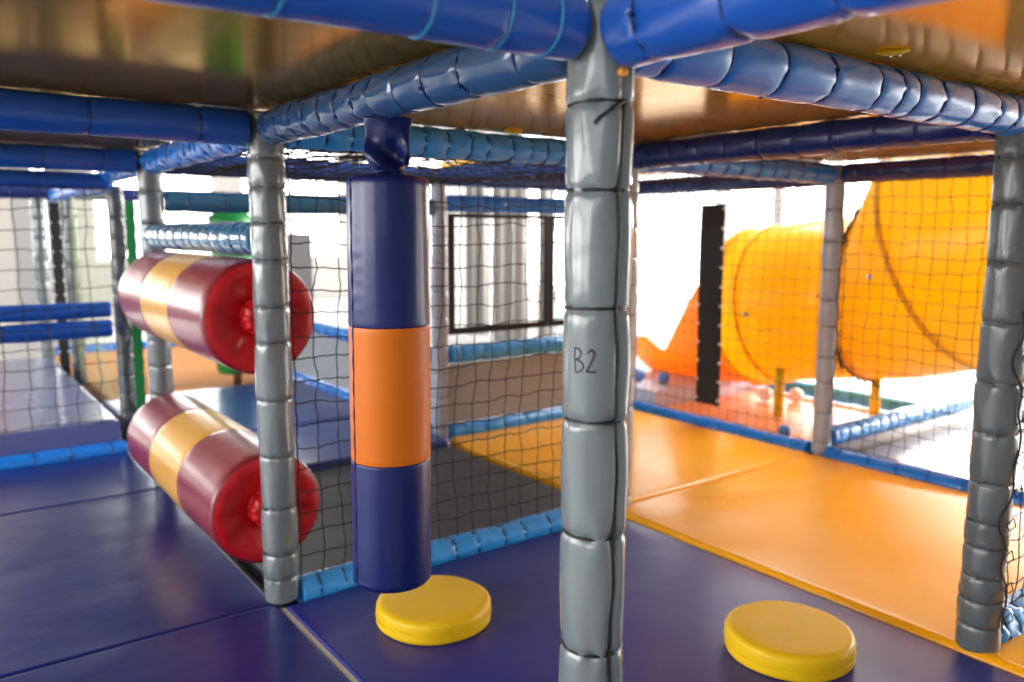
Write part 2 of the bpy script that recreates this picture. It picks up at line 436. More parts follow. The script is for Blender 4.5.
# around the near bay
beam((X0-1.374, Y0, ZB-.008), (X0, Y0, ZB+.006), 'royal', 'big royal blue beam with sky blue ties across the top left of photo', r=.048,
     ties=[.30, .50, .70, .90, 1.08, 1.19, 1.30-.03], tie='tie_sky', tr=.0035, wr=.001, pinch=.05, n=40, ta=.0)
beam((X0, Y0-.72, ZB), (X0, Y0, ZB), 'royal', 'near dark blue beam running forward to the right from the central post top', r=.053, space=.125, wr=.0018, n=40, ta=0)
beam((X0, Y0, ZB), (X1, Y0, ZB), 'blue', 'shiny blue beam from the central post to the dark right post', ties=[.06, .19, .33, .47, .62, .70, .76, .86, .99, 1.11, 1.2], n=40, wr=.0009, pinch=.055)
beam((X0, Y0, ZB), (X0, Y1, ZB), 'slate', 'blue beam with painted slate reflection tone carrying the hanging bag from the central post to the roller post', ties=[.10, .26, .38, .49, .60, .67, .76, .85, .94, 1.03, 1.12, 1.2], n=36, wr=.0016)
beam((X0-1.374, Y1, ZB), (X0, Y1, ZB), 'royal', 'royal blue beam meeting the roller post from the left', space=.28, ta=0, wr=.0016, n=36)
beam((X0-1.374, Y2, ZB), (X0, Y2, ZB), 'royal', 'royal blue beam left of the post behind the rollers', space=.21, ta=0, wr=.0016)
beam((X0-1.2, YL, 1.315), (X0, YL, 1.315), 'royal', 'royal blue beam along the top of the left net', r=.042, space=.2, ta=0, tb=0)
beam((X0, Y1, ZB), (X1, Y1, ZB), 'sky', 'bright blue finely tied beam along the top of the middle net', space=.078, wr=.002, n=32)
beam((X1, Y0, ZB), (X1, Y1, ZB), 'blue_shaded', 'blue beam painted dark for backlight across the orange lit ceiling between the two right posts', space=.13)
beam((X1, Y1, ZB), (X2, Y1, ZB), 'blue', 'small blue beam running back to the post left of the yellow drum', space=.11)
beam((X2, Y0-.3, ZB), (X2, Y1, ZB), 'blue_shaded', 'blue beam painted dark for backlight directly above the yellow drum of the slide', space=.13, ta=0)
beam((X2, Y1, ZB-.01), (X2, Y2, ZB-.01), 'blue_shaded', 'dark beam above the black net strip at back right', space=.13)
beam((X0, Y1, ZB), (X0, Y2, ZB), 'blue', 'shiny ringed blue beam above the striped rollers', space=.075, wr=.0025)
beam((X0, Y2, ZB), (X0, YL, ZB), 'blue', 'short shiny blue beam above the left net corner', space=.09)
beam((X0, Y2, ZB), (X1, Y2, ZB), 'royal', 'royal blue beam behind the hanging bag top', space=.15)
beam((X1, Y1, ZB), (X1, Y2, ZB), 'royal', 'royal blue beam running back from behind the central post to the slim post', space=.12)
beam((X1, Y2, ZB), (X2, Y2, ZB), 'royal', 'royal blue upper beam above the black framed window', space=.15)
beam((X0, YL+.1, 1.33), (X0+.05, 6.9, 1.33), 'blue', 'far blue beam running back over the left posts', space=.1, ta=0, tb=0)
beam((X0-1.3, 6.6, 1.34), (X0+2.6, 6.6, 1.34), 'blue_shaded', 'far dark blue beam crossing behind at the left', space=.2, ta=0, tb=0)
# rails
def rail(A, B, mat, label, **k):
    A = np.array(A, float); B = np.array(B, float); d = (B-A)/np.linalg.norm(B-A)
    r = k.pop('r', .045); sp = k.pop('space', .13); ta = k.pop('ta', PC); tb = k.pop('tb', PC)
    return padded('padded_rail', A+d*ta, B-d*tb, r, mat, label, 'rail', k.pop('ties', None), sp, k.pop('tie', 'tie_blue'), **k)
rail((X0, Y1, 1.057), (X0, Y2, 1.057), 'teal', 'glossy teal ringed rail above the upper striped roller', r=.051, space=.105, wr=.0004, pinch=.05)
rail((X0, Y2, 1.20), (X1, Y2, 1.20), 'teal', 'dim teal upper rail behind the hanging bag', space=.15, wr=.001)
rail((X1, Y2, 1.222), (X2, Y2, 1.222), 'blue', 'blue rail above the black framed window', r=.046, space=.14, wr=.001)
rail((X1, Y2, .437), (X2, Y2, .437), 'sky', 'sky blue middle rail below the black framed window', r=.048, space=.14)
rail((X1, Y2, .43), (X1, 6.1, .43), 'blue', 'blue middle rail receding behind the hanging bag', r=.042, space=.14, tb=0)
rail((X0-1.3, YL, .692), (X0, YL, .692), 'royal', 'upper of the two royal blue rails across the left net', r=.04, space=.3, ta=0, tb=.03, wr=.001)
rail((X0-1.3, YL, .598), (X0, YL, .598), 'royal', 'lower of the two royal blue rails across the left net', r=.044, space=.18, ta=0, tb=.03)
# base beams
def base(A, B, mat, label, **k):
    A = np.array(A, float); B = np.array(B, float); d = (B-A)/np.linalg.norm(B-A)
    r = k.pop('r', .049); sp = k.pop('space', .13); ta = k.pop('ta', PC); tb = k.pop('tb', PC)
    return padded('base_beam', A+d*ta, B-d*tb, r, mat, label, 'beam', k.pop('ties', None), sp, k.pop('tie', 'tie_blue'), **k)
base((X0, Y1, .006), (X1, Y1, .006), 'sky', 'sky blue base beam along the foot of the middle net behind the hanging bag', space=.095, n=34, wr=.0024)
base((X1, Y2, .012), (X2, Y2, .012), 'sky', 'sky blue base beam under the grey panel by the orange mats', space=.14)
base((X1, Y2, .02), (X1, 6.1, .02), 'blue', 'blue base beam beside the raised blue mats behind the bag', space=.14, tb=0)
base((X2-.02, Y1, .0), (X2-.02, Y2, .0), 'blue', 'blue base beam below the black net strip at back of the orange mats', space=.16)
base((X2-.02, Y0-.3, .0), (X2-.02, Y1, .0), 'blue', 'blue base beam right of the post by the yellow drum', space=.15, ta=0)
base((X2, Y1, .075), (5.15, Y1, .075), 'sky', 'bright sky blue beam on the white kerb running back under the drum', space=.09, tb=0)
base((4.80, Y1+.06, .03), (4.80, 3.45, .03), 'sky', 'far blue base beam behind the salmon mat under the slide', space=.14, ta=0, tb=0)
base((X1, Y0, .02), (X1+.9, Y0, .02), 'sky', 'blue bundled base beam at the foot of the dark right post', space=.06, tb=0, wr=.005)
base((X0-1.3, 4.30, .0), (X0-.02, 4.30, .0), 'blue', 'blue base beam in front of the raised left platform', space=.16, ta=0, tb=0)
base((.95, 8.1, .01), (3.4, 8.1, .01), 'blue', 'far blue base beam behind the distant orange mat', space=.3, ta=0, tb=0)
base((5.10, 1.0, .03), (5.10, 1.98, .03), 'sky', 'far sky blue base beam at right beyond the pale grey mat', space=.14, ta=0, tb=0)

# ---- mats
ZF = -.06
mat_pad(-.58, .782, .87, 2.222, 0, ZF, 'mat_navy', 'nearest navy mat at the bottom left of photo', 11)
mat_pad(-.58, .782, 2.227, 3.555, 0, ZF, 'mat_navy', 'navy mat beside the lower striped roller', 12)
mat_pad(-.58, .782, 3.560, 4.245, 0, ZF, 'mat_navy', 'far navy mat strip in front of the left base beam', 13)
mat_pad(.800, 2.118, -.25, 2.186, 0, ZF, 'mat_navy2', 'violet navy mat carrying the two yellow discs', 14, wr=.003)
mat_pad(2.124, 3.475, -.20, 2.232, .012, ZF, 'mat_orange', 'near orange mat next to the violet navy mat', 15, wr=.002, rad=.024)
mat_pad(2.200, 3.475, 2.236, 3.535, .012, ZF, 'mat_orange', 'far orange mat below the black framed window', 16, wr=.002, rad=.024)
mat_pad(.835, 2.135, 2.292, 3.42, 0, ZF, 'mat_grey', 'charcoal floor mat behind the middle net', 17)
mat_pad(.870, 2.128, 3.432, 4.19, .03, ZF, 'mat_blue', 'nearer raised blue mat behind the hanging bag', 18)
mat_pad(.890, 2.128, 4.196, 5.50, .035, ZF, 'mat_blue', 'farther raised blue mat behind the hanging bag', 19)
mat_pad(-1.2, .775, 4.352, 6.9, .14, ZF, 'mat_plat', 'raised blue platform mat behind the left net', 20)
mat_pad(.96, 3.4, 5.56, 8.0, .0, ZF, 'mat_peach', 'distant orange mat behind the rollers', 21)
mat_pad(3.605, 4.745, 2.30, 3.485, -.01, ZF, 'mat_pink', 'salmon orange mat under the slide', 22)
mat_pad(3.605, 5.04, .55, 2.17, -.02, ZF, 'mat_pale', 'pale blue grey mat at right behind the front net', 23)
o = MB().box((.7835, .87, ZF), (.7985, 2.19, -.007)).build('edging_strip', 'white', smooth=False); tag(o, 'thin pale edging strip in the gap between the navy mats', 'strip')
# white kerb below the bright beam
o = MB().box((3.62, 2.20, ZF), (5.10, 2.275, .028)).build('white_kerb', 'white'); tag(o, 'white kerb board below the bright sky blue beam', 'kerb')
# lavender step with a black foot strip
e = thing('foam_step', (4.25, 3.70, ZF), 'low lavender white foam step behind the black net strip', 'step')
mat = MB().box((3.70, 3.50, ZF+.03), (4.95, 4.25, .085)); mat.build('foam_block', 'lav', e, smooth=False)
MB().box((3.69, 3.492, ZF), (4.96, 4.258, ZF+.03)).build('foot_strip', 'black', e, smooth=False)

# ---- varnished deck boards overhead
def board(x0, x1, y0, y1, label, mat='board'):
    z0, z1 = 1.404, 1.422; g = .003
    mb = MB(); c = .010
    def oct_(z): return [(x0+c,y0+g,z),(x1-c,y0+g,z),(x1-g,y0+c,z),(x1-g,y1-c,z),(x1-c,y1-g,z),(x0+c,y1-g,z),(x0+g,y1-c,z),(x0+g,y0+c,z)]
    mb.add(oct_(z0)+oct_(z1), [(7,6,5,4,3,2,1,0), tuple(range(8,16))]+[(i,(i+1) % 8,8+(i+1) % 8,8+i) for i in range(8)])
    o = mb.build('deck_board', mat, smooth=False); me = o.data
    k = Vector(((x0+x1)/2, (y0+y1)/2, z0)); me.transform(Matrix.Translation(-k)); o.location = k
    return tag(o, label, 'board')
XA = X0-1.374
board(XA, X0, Y0, Y1, 'glossy brown board overhead at the top left mirroring the rollers')
board(XA, X0, Y1, Y2, 'brown board overhead above the striped rollers left of the posts')
board(XA, X0, Y2, 4.9, 'far brown board overhead above the left net')
BD1 = board(X0, X1, Y0, Y1, 'brown board with painted orange reflection overhead behind the central post', 'board_refl')
board(X1, X2, Y0, Y1, 'far brown board with painted orange reflection overhead above the post by the yellow drum', 'board_refl')
BD2 = board(X0, X1, Y0-1.35, Y0, 'brown board with painted yellow reflection overhead at the top right corner of photo', 'board_refl')
board(X1, X2, Y0-1.35, Y0, 'brown board with painted yellow reflection overhead beyond the dark right post', 'board_refl')
board(X1, X2, Y1, Y2, 'back board overhead above the far orange mat', 'board_refl')

# small yellow brackets with screw heads
def bracket(B, x, y, ang):
    d = np.array([math.cos(ang), math.sin(ang), 0]); p = np.array([x, y, 1.4035])
    e = MB().tube([p-d*.028, p-d*.01+np.array([0,0,-.004]), p+d*.012+np.array([0,0,-.004]), p+d*.028], [.004, .0055, .0055, .004], 8).build('bracket', 'yellow', B); e['label'] = 'small yellow bracket'
    for s in (-.004, .012):
        c = p+d*s+np.array([0,0,-.008]); MB().tube([c, c+np.array([0,0,-.004])], [.0045, .003], 8).build('screw_head', 'steel', e)
bracket(BD1, 1.60, 2.165, -.5)
bracket(BD2, 1.44, .81, -1.1)

# ---- nets
net((X0+.062, Y1, .05), (1,0,0), (0,0,1), X1-X0-.124, 1.26, .068, 'dark square mesh net in the middle between the roller post and central post', 31, r=.0019, slack=.014)
net((X0+.035, Y1+.035, 1.312), (1,0,0), (0,1,0), X1-X0-.07, Y2-Y1-.07, .068, 'horizontal dark net stretched overhead behind the hanging bag', 32, r=.0022, slack=.02)
net((X2, Y1-.072, .05), (0,-1,0), (0,0,1), 1.55, 1.26, .066, 'dark net in front of the yellow drum of the slide', 33, r=.0016)
net((X2, Y2-.062, .05), (0,-1,0), (0,0,1), Y2-Y1-.124, 1.26, .066, 'dark net around the black strip in front of the slide exit', 34, r=.0014)
net((X1+.06, Y0, .07), (1,0,0), (0,0,1), .9, 1.24, .066, 'dark net at the far right edge laced to the dark right post', 35, r=.0019)
net((X0-1.1, YL-.062, .06), (1,0,0), (0,0,1), 1.08, 1.22, .095, 'dark net across the left side behind the double rails', 36, r=.0022)
net((.87, YL+.12, .06), (.016,1,0), (0,0,1), 1.75, 1.22, .10, 'pale net running back from the thin dark post on the left', 37, r=.002, mat='cord_pale')

# net joining strips with white eyelets
def strip(x, y, d, w, z0, z1, mat, label, eyelets=True, scal=0.):
    e = thing('net_strip', (x, y, z0), label, 'strip')
    d = np.array([d[0], d[1], 0.]); d /= np.linalg.norm(d); nrm = np.array([d[1], -d[0], 0]); n = 40
    R = []
    for z in np.linspace(z0, z1, n):
        ww = w/2*(1+scal*math.sin(z*70)); bow = .006*math.sin(z*5)
        c = np.array([x, y, z])+nrm*bow
        R.append(np.array([c-d*ww-nrm*.002, c+d*ww-nrm*.002, c+d*ww+nrm*.002, c-d*ww+nrm*.002]))
    MB().rings(R).build('webbing', mat, e, auto=.6)
    if eyelets:
        for s in (-1, 1):
            for z in np.arange(z0+.03, z1, .105):
                c = np.array([x, y, z])+d*s*w*.46+nrm*(.006*math.sin(z*5)); 
                MB().tube([c-nrm*.006, c+nrm*.006], .008, 10).build('eyelet', 'white', e)
strip(3.53, 2.945, (0,1), .165, .125, 1.23, 'black', 'black vertical net strip with white eyelets in front of the slide')
strip(.93, 4.60, (1,-.2), .05, .10, 1.23, 'green_web', 'green vertical webbing strip behind the far roller ends', eyelets=False, scal=.12)
strip(.86, 6.75, (1,-.1), .07, -.05, 1.28, 'black', 'narrow black net strip with white eyelets between the far left posts')

# ---- rollers
def roller(zc, label):
    ya, yb, r = 2.33, 3.46, .170
    e = thing('foam_roller', (X0, (ya+yb)/2, zc), label, 'roller')
    n = 64; th = np.arange(n)*2*PI/n
    def band(prof):
        return [np.stack([X0+rr*np.cos(th), np.full(n, y), zc+rr*np.sin(th)], 1) for y, rr in prof]
    y1 = ya+.377; y2 = ya+.753
    MB().rings(band([(ya+.0, r-.010), (ya+.003, r-.004), (ya+.008, r-.001), (ya+.014, r)]+[(ya+.014+(y1-.004-ya-.014)*k_/12, r) for k_ in range(1, 13)]+[(y1-.001, r-.0006), (y1, r-.0012)]), cap=False).build('near_band', 'burg', e)
    o = MB().rings(band([(y1, r-.0012), (y1+.001, r-.0006)]+[(y1+.004+(y2-y1-.008)*k_/12, r) for k_ in range(13)]+[(y2-.001, r-.0006), (y2, r-.0012)]), cap=False).build('middle_band', 'gold', e); o['label'] = 'mustard yellow middle band'
    MB().rings(band([(y2, r-.0012), (y2+.001, r-.0006)]+[(y2+.004+(yb-.018-y2)*k_/12, r) for k_ in range(13)]+[(yb-.008, r-.001), (yb-.003, r-.004), (yb, r-.010)]), cap=False).build('far_band', 'burg', e)
    # ends: pleated vinyl drawn in around the pipe
    for yy, sg, sd in ((ya, -1, 5), (yb, 1, 6)):
        q = np.random.RandomState(sd+int(zc*10)); R = []
        pl = 9; ph = q.rand()*6
        for u in np.linspace(0, 1, 22):
            rr = (r-.010)*(1-u)+.058*u
            rad = np.full(n, rr)
            dep = .010*math.sin(min(1, u*3)*PI/2)-.030*u**1.5
            yv = yy+sg*(dep+ (.005)*np.sin(th*pl+ph+1.5*np.sin(th*2+ph))*math.sin(PI*min(1, u*1.15))*(.4+.6*u))
            R.append(np.stack([X0+rad*np.cos(th), yv*np.ones(n), zc+rad*np.sin(th)], 1))
        # gathered collar
        for k, (rr, off) in enumerate(((.054, -.004), (.053, .012), (.055, .026), (.049, .040), (.036, .046), (.024, .042))):
            rad = rr+.0025*np.sin(th*11+ph)
            R.append(np.stack([X0+rad*np.cos(th), np.full(n, yy+sg*(-.02+off)), zc+rad*np.sin(th)], 1))
        o = MB().rings(R, cap=False).build('end_cap', 'red', e); o['label'] = 'bright red pleated end'
    MB().tube([(X0, Y1+.052, zc), (X0, Y2-.05, zc)], .021, 20).build('pipe', 'pipe', e)
roller(.830, 'upper striped burgundy and mustard foam roller under the teal rail')
roller(.250, 'lower striped burgundy and mustard foam roller close above the navy mats')

# ---- hanging bag
bx, by, br = X0, 1.53, .0858
e = thing('hanging_bag', (bx, by, .314), 'tall blue and orange punch bag hanging from the reflection toned blue beam', 'punch bag')
n = 56; th = np.arange(n)*2*PI/n
def bag_rings(prof, seed):
    q = np.random.RandomState(seed); R = []
    sa = math.atan2(-by, -bx)-1.02
    for z, r in prof:
        rad = np.full(n, r)
        dt = (th-sa+PI) % (2*PI)-PI
        rad += .0030*np.exp(-(dt/.09)**2)*(.9+.1*math.sin(z*140))-.0007*np.exp(-((dt-.2)/.09)**2)*(1+math.sin(z*210))*.5
        tl = (1.2-z)*.012   # hangs very slightly out of plumb
        R.append(np.stack([bx+rad*np.cos(th), by+tl+rad*np.sin(th), np.full(n, z)], 1))
    return R
def seq(a, b, r, k=40): return [(z, r+.0003*math.sin(z*37)) for z in np.linspace(a, b, k)]
low = [(.314, .03), (.314, br-.012), (.316, br-.005), (.322, br)]+seq(.33, .591, br)+[(.5945, br-.0012)]
MB().rings(bag_rings(low, 1)).build('lower_band', 'bag_blue', e)
o = MB().rings(bag_rings([(.5945, br-.0012)]+seq(.598, .880, br)+[(.8835, br-.0012)], 2), cap=False).build('middle_band', 'bag_orange', e); o['label'] = 'orange middle band'
up = [(.8835, br-.0012)]+seq(.887, 1.178, br)+[(1.186, br-.002), (1.191, br-.008), (1.194, br-.03), (1.197, .045), (1.200, .03)]
MB().rings(bag_rings(up, 3)).build('upper_band', 'bag_blue', e)
# piping along the side seam
sa = math.atan2(-by, -bx)-1.02
o = MB().tube([(bx+(br+.002+.0008*math.sin(z*110))*math.cos(sa), by+(1.2-z)*.012+(br+.002)*math.sin(sa), z) for z in np.linspace(.32, 1.182, 120)], .0022, 6).build('seam_piping', 'bag_blue', e)
# twisted cloth strap up to the beam
R = []; m = 40; tt = np.arange(m)*2*PI/m
va = math.atan2(-by, -bx)
side = np.array([-math.sin(va), math.cos(va), 0.]); fwd = np.array([math.cos(va), math.sin(va), 0.])
for k, (z, w, dp, sh, fold) in enumerate([(1.192,.050,.042,0,0), (1.199,.036,.026,.002,.2), (1.205,.028,.014,.005,.8), (1.212,.036,.011,.004,1.), (1.220,.043,.009,.001,1.), (1.231,.046,.008,-.001,1.), (1.244,.047,.008,-.001,.9), (1.258,.046,.009,-.001,.7), (1.272,.0455,.011,0,.5), (1.286,.0465,.013,.001,.3), (1.300,.049,.014,.002,.15), (1.312,.050,.014,.002,.1)]):
    p = np.array([bx, by, z])+side*sh
    cx = np.sign(np.cos(tt))*np.abs(np.cos(tt))**.75
    shift = .013*fold*np.sin(2.3*cx+k*.75)+.007*fold*np.sin(5*cx-k*.5)
    R.append(p+(w*cx)[:,None]*side+(dp*np.sin(tt)+shift)[:,None]*fwd+np.array([0,0,1.])*(.006*fold*cx*math.sin(k*.9))[:,None])
# subdivide rings for smoothness
R2 = []
for i in range(len(R)-1):
    for t in (0, .33, .66): R2.append(R[i]*(1-t)+R[i+1]*t)
R2.append(R[-1])
MB().rings(R2).build('hanging_strap', 'bag_blue', e)

# ---- yellow stepping discs
def disc(x, y, r, h, label, rot):
    e = thing('stepping_disc', (x, y, 0), label, 'disc cushion')
    n = 72; th = np.arange(n)*2*PI/n+rot
    prof = [(r-.012, .0), (r-.003, .002), (r, .008), (r, .018), (r-.001, .024), (r+.0008, .030), (r+.0005, h-.014), (r-.003, h-.006), (r-.010, h-.001), (r-.02, h+.0008), (r*.7, h+.002), (r*.3, h+.003), (.01, h+.003)]
    R = [np.stack([x+(q+.0009*np.sin(th*5+z*60))*np.cos(th), y+(q+.0009*np.sin(th*5+z*60))*np.sin(th), np.full(n, z)+ (0.0012*np.sin(3*th)*(q < r*.8))], 1) for q, z in prof]
    MB().rings(R).build('cover', 'disc', e)
    MB().tube([(x+(r+.0006)*math.cos(t), y+(r+.0006)*math.sin(t), .026) for t in th], .0016, 5, closed=True).build('seam_piping', 'disc', e)
disc(1.108, 1.868, .160, .062, 'yellow round stepping disc below the hanging bag', .3)
disc(1.762, 1.172, .161, .066, 'yellow round stepping disc near the orange mat edge', 1.2)

# ---- slide
e = thing('tube_slide', (4.45, 3.0, ZF), 'big yellow and orange tube slide behind the right hand nets', 'slide')
def sect(C_, T, r, n=64, up=(0,0,1)):
    T = np.array(T, float); T /= np.linalg.norm(T); a = np.array(up, float)
    u = np.cross(a, T); u /= np.linalg.norm(u); w = np.cross(T, u)
    th = np.arange(n)*2*PI/n
    return np.array(C_, float)+r*(np.cos(th)[:,None]*u+np.sin(th)[:,None]*w)
def flange(C_, T, r, mat='flange', parent=e, nm='flange', tr=.016):
    R = sect(C_, T, r); return MB().tube(R, tr, 8, closed=True).build(nm, mat, parent)
def lerp_sections(L, k=10):
    L = [np.concatenate([np.array(a, float), np.array(b, float), [c]]) for a, b, c in L]
    S = spl(L, k); return [sect(s[:3], s[3:6], s[6]) for s in S]
drumA = (4.50, 2.50, .83); drumB = (4.50, 2.02, 1.00)
tA = (.10, .93, -.22)
dr = MB().rings(lerp_sections([((4.50, 2.42, .83), (0, .97, .12), .60), ((4.48, 2.15, .95), (.02, .93, -.36), .62), ((4.52, 1.90, 1.06), (-.15, .88, -.42), .63), ((4.66, 1.45, 1.27), (-.35, .80, -.45), .63), ((4.95, 1.05, 1.52), (-.6, .65, -.45), .63)]), cap=False)
dr.build('drum_section', 'slide', e)
# annular lip between drum and tube
Lp = [sect((4.50, 2.42, .83), (0, .97, .12), r) for r in (.60, .56, .50, .46)]
MB().rings(Lp, cap=False).build('drum_lip', 'slide_o', e)
flange((4.50, 2.425, .83), (0, .97, .12), .595, 'slide', tr=.014)
flange((4.475, 2.12, .965), (.02, .92, -.38), .625)
tb = MB().rings(lerp_sections([((4.50, 2.40, .72), (0, .98, .1), .47), ((4.48, 2.80, .68), (0, .98, -.1), .485), ((4.46, 3.29, .60), (0, .97, -.16), .50)]), cap=False)
tb.build('tube_section', 'slide', e)
flange((4.46, 3.30, .60), (0, .97, -.16), .505)
flange((4.46, 3.12, .63), (0, .97, -.14), .497, tr=.010)
# open exit chute
R = []; n = 40
outer = []; inner = []
prof = [(3.30, .60, .50, PI*.985), (3.36, .585, .495, PI*.84), (3.44, .56, .485, PI*.66), (3.54, .53, .475, PI*.53), (3.64, .51, .46, PI*.44), (3.73, .50, .45, PI*.37), (3.80, .49, .445, PI*.34), (3.86, .49, .44, PI*.365), (3.93, .49, .44, PI*.40), (4.00, .49, .44, PI*.40), (4.06, .49, .44, PI*.36), (4.09, .49, .44, PI*.26)]
pp = spl([np.array(p) for p in prof], 5)
for y, zc, r, a in pp:
    t = np.linspace(-a, a, n)
    outer.append(np.stack([4.46+r*np.sin(t), np.full(n, y), np.maximum(zc-r*np.cos(t), .089)], 1))
    inner.append(np.stack([4.46+(r-.02)*np.sin(t), np.full(n, y), np.maximum(zc-(r-.02)*np.cos(t), .106)], 1))
rings = [np.concatenate([o_, i_[::-1]]) for o_, i_ in zip(outer, inner)]
MB().rings(rings).build('exit_chute', 'slide_o', e)
for c in ((3.89, 2.22, .86), (4.05, 1.95, .60), (3.99, 3.05, .60)):
    c = np.array(c); d = np.array([4.48, c[1], .85])-c; d /= np.linalg.norm(d)
    MB().tube([c-d*.03, c+d*.1], .014, 10).build('bolt', 'steel', e)
for (x, y, zt) in ((4.12, 2.89, .28), (4.50, 2.50, .26)):
    o = MB().tube([(x, y, -.02), (x, y, zt)], .03, 14).build('leg', 'yellow', e); o['label'] = 'yellow support leg'
# the twisted rope edge around the drum mouth
R = sect((4.50, 2.43, .83), (0, .97, .12), .612, 150)
q = np.random.RandomState(9); mb = MB(); mb.tube(R+q.normal(0, .006, R.shape), .008, 5, closed=True)
for k in range(0, 150, 3):
    p = R[k]; d = q.normal(0, .03, 3); mb.tube([p, p+d, R[(k+3) % 150]], .004, 4)
o = mb.build('rope_edging', 'cord', e); o['label'] = 'frayed dark rope laced around the drum mouth'

# ---- balls
def ball(x, y, z, r, mat, label):
    e = MB(); prof = [(max(.0015, r*math.sin(a)), -r*math.cos(a)) for a in np.linspace(0, PI, 18)]
    e.lathe(prof, 24); 
    # the moulded equator
    o = e.build('play_ball', mat); o.location = (x, y, z); tag(o, label, 'ball')
ball(4.40, 3.19, .038, .046, 'ball', 'left white play ball on the salmon mat')
ball(4.53, 3.05, .038, .046, 'ball', 'right white play ball on the salmon mat behind yellow leg')
ball(3.70, 2.55, .025, .035, 'ball_blue', 'blue play ball near the base beam on the salmon mat')
ball(3.86, 3.80, .132, .045, 'ball_blue', 'left larger blue play ball lying on the lavender step')
ball(3.95, 3.66, .127, .04, 'ball_blue', 'right smaller blue play ball lying on the lavender step')

# ---- panels and the black framed window
def panel(a, b, name, mat, label):
    o = MB().box(a, b).build(name, mat, smooth=False); return tag(o, label, 'panel')
panel((X1+.05, Y2-.006, .066), (X2-.05, Y2+.006, .385), 'fabric_screen', 'felt', 'grey fabric panel below the sky blue middle rail')
panel((X1-.006, Y2+.055, .075), (X1+.006, 6.1, .385), 'fabric_screen', 'felt', 'grey fabric panel receding under the middle rail behind the bag')
def clear_window(x0, x1, label):
    e = thing('clear_panel', ((x0+x1)/2, Y2, .49), label, 'panel')
    y0, y1 = Y2-.006, Y2+.006; z0, z1 = .492, 1.172; t = .035
    MB().box((x0, y0, z0+.05), (x0+t, y1, z1)).build('frame_strip', 'black', e, smooth=False)
    MB().box((x1-t*.7, y0, z0+.05), (x1, y1, z1)).build('frame_strip', 'black', e, smooth=False)
    MB().box((x0+t, y0, z1-.022), (x1-t*.7, y1, z1)).build('frame_strip', 'black', e, smooth=False)
    MB().box((x0+t, y0, z0+.05), (x1-t*.7, y1, z0+.085)).build('frame_strip', 'black', e, smooth=False)
    nx, nz = 30, 24; v = []; f = []
    for i in range(nx+1):
        for j in range(nz+1):
            x = x0+(x1-x0)*i/nx; z = z0+(z1-z0)*j/nz
            v.append((x, Y2+.003*math.sin(x*23+z*7)+.002*math.sin(x*61), z))
    for i in range(nx):
        for j in range(nz): f.append((i*(nz+1)+j, (i+1)*(nz+1)+j, (i+1)*(nz+1)+j+1, i*(nz+1)+j+1))
    MB().add(v, f).build('clear_sheet', 'clear', e)
clear_window(X1+.055, 2.895, 'clear plastic sheet in a black border left of the central post')
clear_window(2.905, X2-.055, 'clear plastic sheet in a black border partly behind the central post')

# ---- green spinner behind the rollers
gx, gy = 1.80, 5.72
e = thing('green_spinner', (gx, gy, 0.03), 'green ribbed plastic spinner on a pole behind the upper roller', 'spinner')
MB().tube([(gx, gy, -.0), (gx, gy, 1.33)], .028, 16).build('pole', 'pipe', e)
MB().lathe([(.03, .09), (.12, .09), (.135, .11), (.14, .16), (.14, 1.10), (.152, 1.11), (.152, 1.185), (.125, 1.19), (.108, 1.205), (.112, 1.225), (.085, 1.238), (.09, 1.258), (.055, 1.268), (.03, 1.275)], 40, (gx, gy, 0)).build('drum', 'green', e)

# ------------------------------------------------------------------ the hall
def struct(o): o['kind'] = 'structure'; return o
struct(MB().box((-6, -5, -.16), (10.2, 13.7, -.06)).build('floor', 'hall', smooth=False))
def wall_with_windows(side, a0, a1, const, thick, wins, zlo, zhi, ztop, mat, axis, n0, pane='glow'):
    """wall in strips around its openings; axis: 0 = wall runs along x, 1 = along y"""
    mb = MB()
    def bx(u0, u1, z0, z1, c0=const, c1=const+thick):
        if axis == 0: return ((u0, min(c0, c1), z0), (u1, max(c0, c1), z1))
        return ((min(c0, c1), u0, z0), (max(c0, c1), u1, z1))
    mb.box(*bx(a0, a1, -.06, zlo)); mb.box(*bx(a0, a1, zhi, ztop))
    cur = a0
    for u0, u1 in wins:
        mb.box(*bx(cur, u0, zlo, zhi)); cur = u1
    mb.box(*bx(cur, a1, zlo, zhi))
    struct(mb.build('wall_'+side, mat, smooth=False))
    for k, (u0, u1) in enumerate(wins):
        w = thing('window_%d' % (n0+k), (0, 0, 0), None, None); w['kind'] = 'structure'
        c = const+thick*.5
        t = .05
        fr = MB()
        for (p, q_, z0, z1) in ((u0, u0+t, zlo, zhi), (u1-t, u1, zlo, zhi), (u0+t, u1-t, zhi-t, zhi), (u0+t, u1-t, zlo, zlo+t), ((u0+u1)/2-.025, (u0+u1)/2+.025, zlo+t, zhi-t)):
            fr.box(*bx(p, q_, z0, z1, c-.03, c+.03))
        fr.build('window_frame', 'white', w, smooth=False)
        MB().box(*bx(u0+t, u1-t, zlo+t, zhi-t, c+.031, c+.036)).build('window_pane', pane, w, smooth=False)
wall_with_windows('right', -5, 13.5, 9.8, .2, [(-4.6+2.55*k, -4.6+2.55*k+2.4) for k in range(7)], .0, 3.2, 3.6, 'white', 1, 1)
wall_with_windows('back', -6, 10, 13.4, .2, [(-5.6, -3.8), (-3.5, -1.8), (-1.5, .4), (1.35, 1.75), (2.2, 4.0), (4.4, 6.2), (6.6, 8.4)], .6, 2.6, 3.6, 'offwhite', 0, 8)  # two leftmost windows are out of view, added for the rollers' sheen
wall_with_windows('left', -5, 13.5, -6, -.2, [(-1.5, 1.2), (1.8, 4.5), (5.1, 7.8)], .5, 2.9, 3.4, 'offwhite', 1, 15, 'glow')

